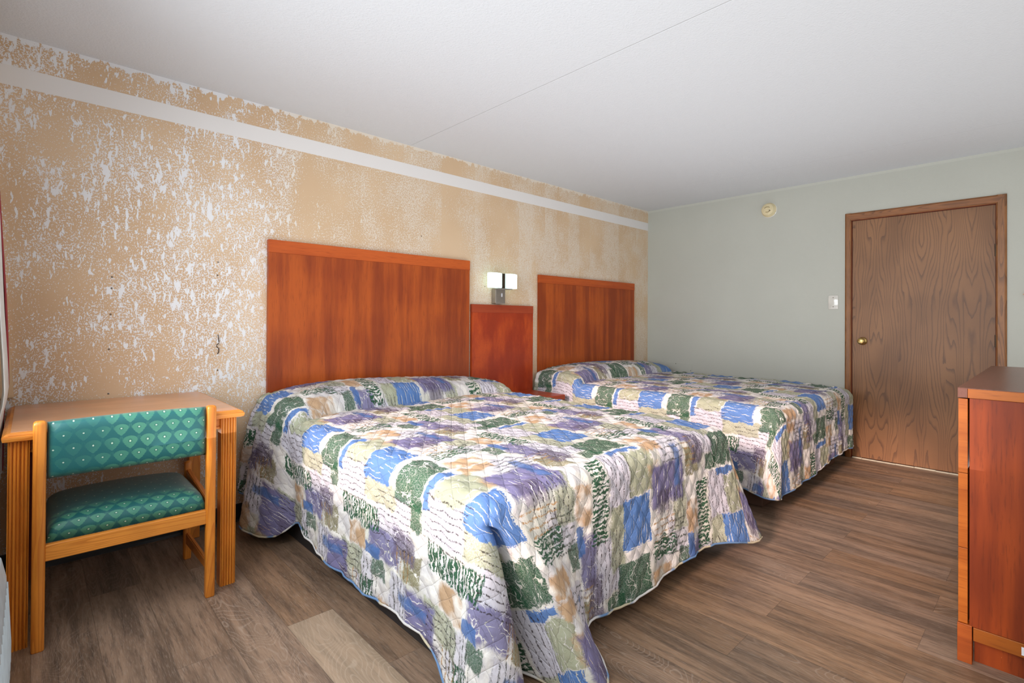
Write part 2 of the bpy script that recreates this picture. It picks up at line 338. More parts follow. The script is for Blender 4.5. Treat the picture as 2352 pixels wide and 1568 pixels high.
M['desk_in'] = mat_wood('dark_red_stain', (70, 22, 12), (104, 38, 22), (120, 48, 28), 'z', rough=.5, ringmix=.0)
M['frame'] = mat_oak('door_casing_oak', (150, 98, 52), (70, 38, 16), 'z', 1.0, rings=34)
M['frame_h'] = mat_oak('door_head_casing_oak', (150, 95, 50), (74, 40, 16), 'y', 1.6, rings=34)
M['door'] = mat_door_veneer()
M['brass'] = mat_simple('antique_brass', (196, 170, 110), .28, 1.0)
M['chrome'] = mat_simple('brushed_nickel', (176, 172, 166), .32, 1.0)
M['dark_metal'] = mat_simple('dark_hinge_metal', (72, 58, 46), .4, .8)
M['plastic'] = mat_simple('aged_cream_plastic', (226, 212, 172), .45)
M['plastic_d'] = mat_simple('detector_grille_shadow', (150, 132, 96), .6)
M['ivory'] = mat_simple('glossy_painted_plate', (214, 212, 204), .12, Coat_Weight=.6)
M['hvac'] = mat_simple('pale_blue_grey_plastic', (196, 208, 214), .42)
M['boxbase'] = mat_simple('charcoal_bed_base', (44, 40, 40), .7, bumpscale=300, bumpd=.0008)
M['boxbase2'] = mat_simple('brown_bed_base', (92, 66, 52), .6, bumpscale=200)
M['mattress'] = mat_simple('white_mattress_ticking', (222, 220, 214), .8)
M['quilt'] = mat_quilt()
M['teal'] = mat_upholstery()
M['lining'] = mat_simple('white_curtain_lining', (222, 224, 222), .8, bumpscale=260, bumpd=.0006)
M['redcloth'] = mat_simple('red_curtain_face', (150, 52, 58), .85, bumpscale=220, bumpd=.0008)
M['beige'] = mat_simple('beige_painted_jamb', (206, 176, 140), .7)
M['caulk'] = mat_simple('chipped_white_caulk', (206, 200, 178), .6, bumpscale=60)
M['white'] = mat_simple('white_label', (214, 214, 220), .5)
M['thread'] = mat_simple('pale_thread', (226, 206, 160), .8)
M['glass'] = None
g = G('window_glass'); g.n.remove(g.b); tr = g.n.new('ShaderNodeBsdfTransparent'); gl = g.n.new('ShaderNodeBsdfGlossy'); gl.inputs['Roughness'].default_value = .02
mxs = g.n.new('ShaderNodeMixShader'); mxs.inputs[0].default_value = .06; g.l.new(tr.outputs[0], mxs.inputs[1]); g.l.new(gl.outputs[0], mxs.inputs[2])
g.l.new(mxs.outputs[0], g.n['Material Output'].inputs[0]); M['glass'] = g.m
g = G('lit_opal_shade'); n = g.noise(g.tc(), 6, 1); g.put(g.b.inputs['Emission Color'], C((205, 250, 240))); g.put(g.b.inputs['Emission Strength'], g.lin(n, 0, 1, 1.5, 1.8)); M['shade'] = g.out((240, 246, 246), .3)
M['black'] = mat_simple('painted_gap_shade', (22, 16, 14), .8)  # near-black colour standing in for shade inside the dresser gaps

# ================================================================== mesh helpers
def link(name, bm, mat, parent=None, smooth=False, loc=None):
    me = bpy.data.meshes.new(name); bm.normal_update(); bm.to_mesh(me); bm.free()
    me.materials.append(mat)
    if smooth:
        for f in me.polygons: f.use_smooth = True
    o = bpy.data.objects.new(name, me); COL.objects.link(o)
    if loc: o.location = loc
    if parent: 
        o.parent = parent; o.matrix_parent_inverse = Matrix.Translation(-Vector(parent.location)) if parent.type == 'EMPTY' or parent.location.length else Matrix()
    return o
def bm_box(bm, x0, x1, y0, y1, z0, z1, bev=0.0, seg=2):
    b = bmesh.new(); bmesh.ops.create_cube(b, size=1.0)
    for v in b.verts: v.co = Vector(((x0+x1)/2+v.co.x*(x1-x0), (y0+y1)/2+v.co.y*(y1-y0), (z0+z1)/2+v.co.z*(z1-z0)))
    if bev: bmesh.ops.bevel(b, geom=b.edges[:], offset=bev, segments=seg, profile=.5, affect='EDGES', clamp_overlap=True)
    me = bpy.data.meshes.new('t'); b.to_mesh(me); b.free(); bm.from_mesh(me); bpy.data.meshes.remove(me); return bm
def box(name, mat, x0, x1, y0, y1, z0, z1, bev=0.002, parent=None, seg=2):
    return link(name, bm_box(bmesh.new(), x0, x1, y0, y1, z0, z1, bev, seg), mat, parent)
def bm_prism(bm, pts, axis, a, b):
    """extrude closed 2-D profile along axis from a to b; pts are the two other coordinates in xyz order"""
    def mk(p, t): return {'x': (t, p[0], p[1]), 'y': (p[0], t, p[1]), 'z': (p[0], p[1], t)}[axis]
    A = [bm.verts.new(mk(p, a)) for p in pts]; B = [bm.verts.new(mk(p, b)) for p in pts]; n = len(pts)
    for i in range(n): bm.faces.new((A[i], A[(i+1) % n], B[(i+1) % n], B[i]))
    bm.faces.new(A[::-1]); bm.faces.new(B)
    bmesh.ops.recalc_face_normals(bm, faces=bm.faces[:]); return bm
def bm_lathe(bm, prof, axis, c, seg=32):
    """prof: (radius, offset along axis)"""
    rings = []
    for r, h in prof:
        ring = []
        for i in range(seg):
            a = 2*PI*i/seg; p, q = r*math.cos(a), r*math.sin(a)
            co = {'x': (h, p, q), 'y': (p, h, q), 'z': (p, q, h)}[axis]
            ring.append(bm.verts.new((c[0]+co[0], c[1]+co[1], c[2]+co[2])))
        rings.append(ring)
    for a, b in zip(rings, rings[1:]):
        for i in range(seg): bm.faces.new((a[i], a[(i+1) % seg], b[(i+1) % seg], b[i]))
    bm.faces.new(rings[0][::-1]); bm.faces.new(rings[-1]); bmesh.ops.recalc_face_normals(bm, faces=bm.faces[:]); return bm
def bm_tube(bm, pts, r, seg=8, ry=None):
    rings = []
    for i, p in enumerate(pts):
        p = Vector(p); d = (Vector(pts[min(i+1, len(pts)-1)])-Vector(pts[max(i-1, 0)])).normalized()
        up = Vector((0, 0, 1)) if abs(d.z) < .9 else Vector((1, 0, 0)); s = d.cross(up).normalized(); t = s.cross(d)
        rr = r[i] if isinstance(r, (list, tuple)) else r
        rings.append([bm.verts.new(p+s*rr*math.cos(2*PI*k/seg)+t*(ry or rr)*math.sin(2*PI*k/seg)) for k in range(seg)])
    for a, b in zip(rings, rings[1:]):
        for k in range(seg): bm.faces.new((a[k], a[(k+1) % seg], b[(k+1) % seg], b[k]))
    bm.faces.new(rings[0][::-1]); bm.faces.new(rings[-1]); bmesh.ops.recalc_face_normals(bm, faces=bm.faces[:]); return bm
def thing(name, label, cat, loc=(0, 0, 0), group=None):
    o = bpy.data.objects.new(name, None); COL.objects.link(o); o.location = loc; o.empty_display_size = .1
    o['label'] = label; o['category'] = cat
    if group: o['group'] = group
    return o
def tag(o, label, cat, group=None):
    o['label'] = label; o['category'] = cat
    if group: o['group'] = group
    return o
def struct(o): o['kind'] = 'structure'; return o
def lerp(a, b, t): return a+(b-a)*t
def sstep(a, b, x):
    t = max(0, min(1, (x-a)/(b-a))); return t*t*(3-2*t)
def interp(tab, s):
    """smooth (cosine free, Catmull-Rom) interpolation of rows (s, v1, v2...)"""
    n = len(tab)
    if s <= tab[0][0]: return tab[0][1:]
    if s >= tab[-1][0]: return tab[-1][1:]
    for i in range(n-1):
        if tab[i][0] <= s <= tab[i+1][0]: break
    p1, p2 = tab[i], tab[i+1]; p0 = tab[max(i-1, 0)]; p3 = tab[min(i+2, n-1)]
    h = p2[0]-p1[0]; t = (s-p1[0])/h; out = []
    for k in range(1, len(p1)):
        m1 = (p2[k]-p0[k])/max(p2[0]-p0[0], 1e-6)*h; m2 = (p3[k]-p1[k])/max(p3[0]-p1[0], 1e-6)*h
        t2, t3 = t*t, t*t*t
        out.append((2*t3-3*t2+1)*p1[k]+(t3-2*t2+t)*m1+(-2*t3+3*t2)*p2[k]+(t3-t2)*m2)
    return out

# ================================================================== room shell
T = .1
struct(box('floor', M['floor'], X0-T, X1+T, YF-T, YB+T, -T, 0, 0))
struct(box('ceiling', M['ceil'], X0-T, X1+T, YF-T, YB+T, H, H+T, 0))
struct(box('wall_back', M['wall_b'], X0-T, X1+T, YB, YB+T, 0, H, 0))
struct(box('wall_front', M['wall_f'], X0-T, X1+T, YF-T, YF, 0, H, 0))
# right wall with the door opening
DY0, DY1, DZ = -2.972, -1.957, 2.102          # outer edge of the casing
DI0, DI1, DIZ = -2.915, -2.004, 2.040         # door leaf opening
b = bmesh.new()
bm_box(b, X1, X1+T, YF, DI0-.02, 0, H); bm_box(b, X1, X1+T, DI1+.02, YB, 0, H); bm_box(b, X1, X1+T, DI0-.02, DI1+.02, DIZ+.02, H)
struct(link('wall_right', b, M['wall_r']))
# left wall with the window opening
WY0, WY1, WZ0, WZ1 = -3.35, -.75, .80, 2.15
b = bmesh.new()
bm_box(b, X0-T, X0, YF, WY0, 0, H); bm_box(b, X0-T, X0, WY1, YB, 0, H); bm_box(b, X0-T, X0, WY0, WY1, 0, WZ0); bm_box(b, X0-T, X0, WY0, WY1, WZ1, H)
struct(link('wall_left', b, M['wall_l']))
b = bmesh.new()
for z0, z1 in ((WZ0, WZ0+.04), (WZ1-.04, WZ1)): bm_box(b, X0-.09, X0-.03, WY0, WY1, z0, z1, .003)
for y0, y1 in ((WY0, WY0+.04), (WY1-.04, WY1), (-2.07, -2.03)): bm_box(b, X0-.09, X0-.03, y0, y1, WZ0, WZ1, .003)
w = struct(link('window_1', b, M['chrome'])); 
box('glass_pane', M['glass'], X0-.064, X0-.058, WY0+.03, WY1-.03, WZ0+.03, WZ1-.03, 0, w)
# baseboards
def cove(name, axis, pos, a, b2, hgt=.098):
    bm = bmesh.new()
    if axis == 'x': pts = [(pos, 0), (pos-.014, 0), (pos-.007, .012), (pos-.004, hgt-.004), (pos-.002, hgt), (pos, hgt)]; bm_prism(bm, pts, 'x', a, b2)
    else: pts = [(pos, 0), (pos-.014, 0), (pos-.007, .012), (pos-.004, hgt-.004), (pos-.002, hgt), (pos, hgt)]; bm_prism(bm, pts, 'y', a, b2)
    return struct(link(name, bm, M['rubber']))
cove('baseboard_back', 'x', YB, X0, X1)
cove('baseboard_right', 'y', X1, DY1+.002, YB-.015)
# door
d1 = struct(box('door_1', M['door'], X1+.010, X1+.045, DI0+.004, DI1-.004, .012, DIZ-.004, .002))
bm = bmesh.new(); bm_lathe(bm, [(.033, .010), (.033, .006), (.026, -.002), (.012, -.006), (.011, -.030), (.022, -.036), (.028, -.047), (.026, -.058), (.017, -.063), (.004, -.064)], 'x', (X1, -2.085, 1.003), 28)
link('door_knob', bm, M['brass'], d1, True)
for hz in (1.70, 1.03, .25):
    bm = bmesh.new(); bm_tube(bm, [(X1+.004, DI0+.003, hz-.045), (X1+.004, DI0+.003, hz+.045)], .006, 10)
    link('hinge', bm, M['dark_metal'], d1)
# casing: mitred profile with rounded inner edge
def casing_prof(): return [0, .006, .012, .016, .016, .010]
fr = bmesh.new()
bm_prism(fr, [(X1, DI1), (X1-.010, DI1), (X1-.016, DI1+.008), (X1-.016, DY1-.012), (X1-.010, DY1-.003), (X1-.006, DY1), (X1, DY1)], 'z', 0, DZ-.0)
bm_prism(fr, [(X1, DI0), (X1-.010, DI0), (X1-.016, DI0-.008), (X1-.016, DY0+.012), (X1-.010, DY0+.003), (X1-.006, DY0), (X1, DY0)], 'z', 0, DZ-.0)
f1 = struct(link('trim_1', fr, M['frame']))
hb = bmesh.new(); bm_prism(hb, [(X1, DIZ), (X1-.0104, DIZ), (X1-.0165, DIZ+.008), (X1-.0165, DZ-.012), (X1-.0104, DZ-.003), (X1-.006, DZ), (X1, DZ)], 'y', DI0-.02, DI1+.02)
for v in hb.verts:                       # mitre the ends
    if v.co.y > -2.4: v.co.y = DI1+(v.co.z-DIZ)*(DY1-DI1)/(DZ-DIZ)
    else: v.co.y = DI0-(v.co.z-DIZ)*(DI0-DY0)/(DZ-DIZ)
link('head_casing', hb, M['frame_h'], f1)
jb = bmesh.new(); bm_box(jb, X1+.0, X1+.1, DI1-.003, DI1+.02, 0, DIZ+.02); bm_box(jb, X1+.0, X1+.1, DI0-.02, DI0+.003, 0, DIZ+.02); bm_box(jb, X1, X1+.1, DI0, DI1, DIZ-.003, DIZ+.02); bm_box(jb, X1+.046, X1+.1, DI0, DI1, 0, DIZ)
link('door_jamb', jb, M['desk_in'], f1)
# chipped threshold strip under the door
tb = bmesh.new(); yy = DI0+.01
while yy < DI1-.01:
    w_ = random.uniform(.05, .14); e = min(yy+w_, DI1-.003)
    bm_box(tb, X1-.006-random.uniform(0, .006), X1+.011, yy, e-random.choice((0, 0, .002)), 0, .007+random.uniform(0, .003), .0015, 1); yy = e
struct(link('trim_2', tb, M['caulk']))

# ================================================================== headboards
def headboard(name, label, x0, x1, top, rail, grp, t=.03, mats=('cherry', 'cherry_h'), z0=.30):
    o = thing(name, label, 'headboard', ((x0+x1)/2, -t/2, z0), grp)
    box('panel', M[mats[0]], x0+.0015, x1-.0015, -t+.0015, -.001, z0, rail, .001, o)
    box('top_rail', M[mats[1]], x0, x1, -t-.0015, -.001, rail, top, .0018, o)
    return o
headboard('headboard', 'tall cherry headboard of the near bed, beside the desk', 1.022, 2.538, 1.630, 1.554, 'headboards on the stripped wall')
headboard('headboard', 'cherry headboard of the far bed, next to the grey wall corner', 3.338, 4.85, 1.574, 1.502, 'headboards on the stripped wall', mats=('cherry', 'cherry_h'))

# nightstand: back panel and wall-hung top with drawer box
ns = thing('nightstand', 'cherry nightstand with tall back panel between the two beds, under the lamp', 'nightstand', (2.91, -.2, .30))
box('back_panel', M['cherry2'], 2.566, 3.257, -.0285, -.001, .30, 1.222, .001, ns)
box('top_rail', M['cherry2h'], 2.5645, 3.2585, -.030, -.001, 1.222, 1.288, .0018, ns)
box('tabletop', M['cherry2h'], 2.665, 3.215, -.446, -.031, .512, .553, .004, ns)
box('drawer_box', M['cherry2'], 2.69, 3.19, -.425, -.031, .335, .512, .003, ns)
dr = box('drawer', M['cherry2'], 2.70, 3.175, -.441, -.4255, .35, .498, .003, ns)
bm = bmesh.new(); bm_lathe(bm, [(.006, -.0255), (.006, -.012), (.014, -.006), (.014, 0), (.008, .003)], 'y', (2.92, -.441-.003, .424), 16)
for v in bm.verts: v.co.y = -.441-(v.co.y+.444)*1.0-.0+.0
bmesh.ops.recalc_face_normals(bm, faces=bm.faces[:])
bm.free()
bm = bmesh.new(); bm_lathe(bm, [(.006, 0), (.006, -.012), (.014, -.018), (.014, -.024), (.008, -.027)], 'y', (2.92, -.441, .424), 16)
link('knob', bm, M['brass'], dr, True)

# ================================================================== wall sconce
s = thing('wall_sconce', 'lit wall sconce with two square white shades above the nightstand panel', 'wall lamp', (2.85, 0, 1.42))
box('mounting_plate', M['chrome'], 2.79, 2.896, -.055, -.0005, 1.298, 1.420, .003, s)
box('backplate', M['dark_metal'], 2.832, 2.878, -.075, -.0005, 1.42, 1.548, .003, s)
box('arm', M['chrome'], 2.775, 2.94, -.098, -.03, 1.416, 1.424, .002, s)
for (a, b2) in ((2.708, 2.832), (2.885, 3.004)):
    bm = bmesh.new(); pts = []
    for k in range(9):
        t = k/8; pts.append((lerp(a, b2, t), -.085-.018*math.sin(PI*t)))
    pts += [(b2, -.045), (a, -.045)]
    bm_prism(bm, pts, 'z', 1.426, 1.548); bmesh.ops.bevel(bm, geom=[e for e in bm.edges if abs(e.verts[0].co.z-e.verts[1].co.z) < 1e-4], offset=.003, segments=2, affect='EDGES')
    link('shade', bm, M['shade'], s)
sw = bmesh.new(); bm_box(sw, 2.852, 2.860, -.061, -.054, 1.355, 1.385, .001); link('switch', sw, M['white'], s)

# ================================================================== small things on the walls
sd = thing('smoke_detector', 'round yellowed smoke detector high on the grey wall', 'smoke detector', (X1, -1.325, 2.235))
bm = bmesh.new(); bm_lathe(bm, [(.068, 0), (.068, -.008), (.060, -.012), (.057, -.040), (.052, -.046), (.010, -.048)], 'x', (X1, -1.325, 2.235), 40); link('housing', bm, M['plastic'], sd, True)
bm = bmesh.new(); bm_lathe(bm, [(.074, 0), (.074, -.004), (.069, -.006)], 'x', (X1, -1.325, 2.235), 40); link('mounting_ring', bm, M['ivory'], sd)
for a0, a1, rr in ((.6, 2.4, .030), (3.6, 5.2, .032)):
    bm = bmesh.new(); pp = [(X1-.0485, -1.325+rr*math.cos(lerp(a0, a1, k/8)), 2.235+rr*math.sin(lerp(a0, a1, k/8))*.8) for k in range(9)]
    bm_tube(bm, pp, .0028, 6); link('vent_slot', bm, M['plastic_d'], sd)
bm = bmesh.new(); bm_lathe(bm, [(.004, -.046), (.004, -.0505), (.002, -.051)], 'x', (X1, -1.345, 2.225), 12); link('test_button', bm, M['dark_metal'], sd)

pl = thing('blank_wall_plate', 'small blank painted switch plate beside the door casing', 'wall plate', (X1, -1.868, 1.338))
b = bmesh.new(); bm_box(b, X1-.006, X1-.0005, -1.906, -1.829, 1.277, 1.399, .0045, 3); link('plate', b, M['ivory'], pl, True)
for z in (1.298, 1.378):
    bm = bmesh.new(); bm_lathe(bm, [(.0035, -.0055), (.0035, -.0072), (.002, -.0078)], 'x', (X1, -1.868, z), 10); link('screw', bm, M['dark_metal'], pl)
ap = thing('access_panel', 'flush grey painted access panel low on the wall behind the far bed', 'access panel', (X1, -.357, .56))
b = bmesh.new(); bm_box(b, X1-.004, X1-.0005, -.545, -.168, .40, .712, .001, 1); link('panel', b, M['wall_r'], ap)
for y, z in ((-.357, .70), (-.532, .634)):
    bm = bmesh.new(); bm_lathe(bm, [(.004, -.0035), (.004, -.0055), (.002, -.006)], 'x', (X1, y, z), 10); link('screw', bm, M['dark_metal'], ap)
hk = thing('wall_bracket', 'tiny brown bracket on the grey wall right of the door, cut by the frame', 'bracket', (X1, -3.075, 1.37))
b = bmesh.new(); bm_prism(b, [(-3.053, 1.366), (-3.10, 1.366), (-3.10, 1.40), (-3.066, 1.376)], 'x', X1-.02, X1-.0005); link('bracket_body', b, M['oak'], hk)
bm = bmesh.new(); bm_tube(bm, [(.766, -.003, 1.068), (.767, -.012, 1.05), (.770, -.007, 1.03), (.768, -.010, 1.018), (.757, -.009, 1.010), (.758, -.008, 1.002), (.769, -.008, .992), (.770, -.006, .975), (.765, -.003, .960)], .0022, 6)
tag(link('wire_hook', bm, M['dark_metal'], None, True), 'bent dark wire sticking out of the stripped wall above the desk', 'wire')

# ================================================================== desk
dk = thing('desk', 'honey oak writing desk with fluted legs in the left corner', 'desk', (.31, -.40, 0))
# top with stepped moulded edge
tp = bmesh.new()
def ring_slab(bm, layers):
    rings = [[bm.verts.new((x, y, z)) for x, y in ((x0, y0), (x1, y0), (x1, y1), (x0, y1))] for (x0, x1, y0, y1, z) in layers]
    for a, b in zip(rings, rings[1:]):
        for i in range(4): bm.faces.new((a[i], a[(i+1) % 4], b[(i+1) % 4], b[i]))
    bm.faces.new(rings[0][::-1]); bm.faces.new(rings[-1]); return bm
XA, XB, YA, YD = -.068, .690, -.775, -.012
ring_slab(tp, [(XA+.012, XB-.012, YA+.012, YD, .727), (XA+.002, XB-.002, YA+.002, YD, .731), (XA, XB, YA, YD, .740), (XA, XB, YA, YD, .746), (XA+.004, XB-.004, YA+.004, YD, .748), (XA+.004, XB-.004, YA+.004, YD, .751), (XA+.012, XB-.012, YA+.012, YD, .757), (XA+.022, XB-.022, YA+.022, YD, .7585)])
ob = link('edge_moulding', tp, M['oak_x'], dk)
box('desktop', M['desk_top'], XA+.022, XB-.022, YA+.022, YD, .7586, .7602, .0, dk)
def fluted(x0, x1, y0, y1, z0, z1, n=5, name='leg'):
    """square leg, front and outer faces reeded"""
    pts = []
    w = (x1-x0-.006)/n; r = w/2
    pts.append((x0, y1)); pts.append((x0, y0+.003)); pts.append((x0+.003, y0+.002))
    for k in range(n):
        c = x0+.003+w*(k+.5)
        for j in range(7):
            a = PI-PI*j/6; pts.append((c+r*.90*math.cos(a), y0+.0060-.0070*math.sin(a)))
    pts += [(x1-.003, y0+.002), (x1, y0+.003), (x1, y1)]
    return link(name, bm_prism(bmesh.new(), pts, 'z', z0, z1), M['oak'], dk)
fluted(-.053, .003, -.748, -.690, 0, .727)
fluted(.606, .665, -.748, -.690, 0, .727)
box('leg', M['oak'], -.053, .020, -.105, -.05, 0, .727, .003, dk)
box('leg', M['oak'], .612, .665, -.105, -.05, 0, .727, .003, dk)
box('side_rail', M['oak_y'], -.045, -.02, -.69, -.105, .66, .727, .002, dk); box('side_rail', M['desk_in'], .625, .65, -.69, -.105, .66, .727, .002, dk)
box('side_panel', M['desk_in'], .002, .020, -.12, -.070, .0, .727, .001, dk)
apn = bmesh.new(); bm_box(apn, .003, .606, -.722, -.704, .678, .727, .002); bm_box(apn, .003, .606, -.728, -.704, .678, .690, .003)
link('apron', apn, M['oak_x'], dk)

# ================================================================== chair
ch = thing('upholstered_chair', 'wide oak chair with worn teal leaf-pattern seat and back, at the desk', 'chair', (.29, -.57, 0))
def post(x0, x1, y0, y1, z1, name='leg', ztop_r=.014):
    b = bmesh.new(); n = 12; prof = []
    hx, hy = (x1-x0)/2, (y1-y0)/2; cx, cy = (x0+x1)/2, (y0+y1)/2
    def ringpts(s, z, dy=0):
        pts = []
        for k in range(16):
            a = 2*PI*k/16; c_, s_ = math.cos(a), math.sin(a)
            px = math.copysign(abs(c_)**.45, c_)*hx*s; py = math.copysign(abs(s_)**.45, s_)*hy*s
            pts.append(b.verts.new((cx+px, cy+py+dy, z)))
        return pts
    rings = [ringpts(.94, 0), ringpts(1, .004)] + [ringpts(1, z1*t) for t in (.2, .4, .6, .8)] + [ringpts(1, z1-ztop_r), ringpts(.93, z1-ztop_r*.4), ringpts(.74, z1-.002), ringpts(.4, z1)]
    for a_, b_ in zip(rings, rings[1:]):
        for i in range(16): b.faces.new((a_[i], a_[(i+1) % 16], b_[(i+1) % 16], b_[i]))
    b.faces.new(rings[0][::-1]); b.faces.new(rings[-1])
    return link(name, b, M['oak'], ch, True)
post(.010, .046, -.812, -.772, .797)
post(.538, .573, -.812, -.772, .795)
post(.013, .044, -.355, -.318, .468)
post(.546, .578, -.355, -.318, .468)
box('seat_rail', M['oak_x'], .044, .540, -.804, -.782, .305, .362, .003, ch)
box('seat_rail', M['oak_x'], .044, .546, -.346, -.326, .330, .385, .003, ch)
for (x0, x1) in ((.018, .038), (.552, .572)):
    b = bmesh.new(); bm_prism(b, [(-.775, .330), (-.775, .385), (-.60, .405), (-.34, .432), (-.34, .395), (-.60, .350)], 'x', x0, x1); bmesh.ops.bevel(b, geom=b.edges[:], offset=.003, segments=2, affect='EDGES', clamp_overlap=True); link('side_rail', b, M['oak_y'], ch)
    b = bmesh.new(); bm_prism(b, [(-.775, .075), (-.775, .145), (-.70, .125), (-.34, .128), (-.34, .072), (-.69, .085)], 'x', x0+.002, x1-.002); bmesh.ops.bevel(b, geom=b.edges[:], offset=.004, segments=2, affect='EDGES', clamp_overlap=True); link('stretcher', b, M['oak_y'], ch)
b = bmesh.new(); bm_prism(b, [(-.775, .545), (-.775, .60), (-.77, .60), (-.755, .575)], 'x', .541, .562); link('bracket', b, M['oak'], ch)
def cushion(name, fn, nu, nv, closed_under=None):
    """grid surface fn(a,b)->(co,(u,v)) for a closed pillow: front and back sheets"""
    b = bmesh.new(); uvl = b.loops.layers.uv.new('UVMap')
    grids = []
    for side in (0, 1):
        G_ = [[None]*(nv+1) for _ in range(nu+1)]
        for i in range(nu+1):
            for j in range(nv+1):
                co, uvv = fn(i/nu, j/nv, side); G_[i][j] = (b.verts.new(co), uvv)
        grids.append(G_)
        for i in range(nu):
            for j in range(nv):
                q = [G_[i][j], G_[i+1][j], G_[i+1][j+1], G_[i][j+1]]
                if side: q = q[::-1]
                f = b.faces.new([k[0] for k in q])
                for lp, k in zip(f.loops, q): lp[uvl].uv = k[1]
    bmesh.ops.remove_doubles(b, verts=b.verts[:], dist=1e-5)
    bmesh.ops.recalc_face_normals(b, faces=b.faces[:])
    return link(name, b, M['teal'], ch, True)
def back_fn(a, b, side):
    x = lerp(.047, .537, a); zt = 0; zz = lerp(.590, .790, b)+(.005*(1-(2*a-1)**2) if b > .5 else 0)
    e = (1-abs(2*a-1)**14)**.5*(1-abs(2*b-1)**7)**.5
    y = -.788+(-.026*e if side == 0 else .024*e)
    return (x, y, zz), (a*.49+.012, b*.20+.02+(.25 if side else 0))
cushion('backrest', back_fn, 40, 24)
def seat_fn(a, b, side):
    x = lerp(.047, .546, a); y = lerp(-.778, -.315, b)
    if b > .86: 
        x = lerp(x, .296, .06*((b-.86)/.14)**2)
    e = (1-abs(2*a-1)**10)**.5*(1-abs(2*b-1)**10)**.5
    dome = (1-(2*a-1)**2)*(1-(2*b-1)**2)
    top = .376+.058*e+.028*dome; 
    z = top if side == 0 else .362
    if side == 0 and (a in (0, 1) or b in (0, 1)): z = .362
    return (x, y, z), (x, y+(.46-z)*(-1 if b < .5 else 1)*1.0)
cushion('seat', seat_fn, 44, 40)

# ================================================================== beds
def bed(label, x0, y_foot, mat, dx=0.0):
    o = thing('bed', label, 'bed', (x0+.756, y_foot/2, 0), 'double beds')
    box('base', mat, x0, x0+1.512, y_foot, -.035, 0, .30, .006, o)
    box('box_spring', M['mattress'], x0+.005, x0+1.507, y_foot+.0, -.035, .301, .42, .025, o, 3)
    box('mattress', M['mattress'], x0+.005, x0+1.507, y_foot-.01, -.035, .421, .605, .05, o, 4)
    # pillows along the head, under the spread
    for k in range(2):
        cx = x0+.40+.72*k
        b = bmesh.new(); bmesh.ops.create_uvsphere(b, u_segments=28, v_segments=16, radius=1)
        for v in b.verts:
            c = v.co; sx, sy, sz = (math.copysign(abs(t)**.75, t) for t in c); v.co = Vector((cx+sx*.32, -.225+sy*.16, .672+c.z*.062))
        link('pillow', b, M['mattress'], o, True)
    return o
bed('near bed with charcoal base, its foot corner toward the viewer', 1.024, -1.96, M['boxbase'])
bed('far bed with brown base against the grey wall', 3.345, -1.96, M['boxbase2'])

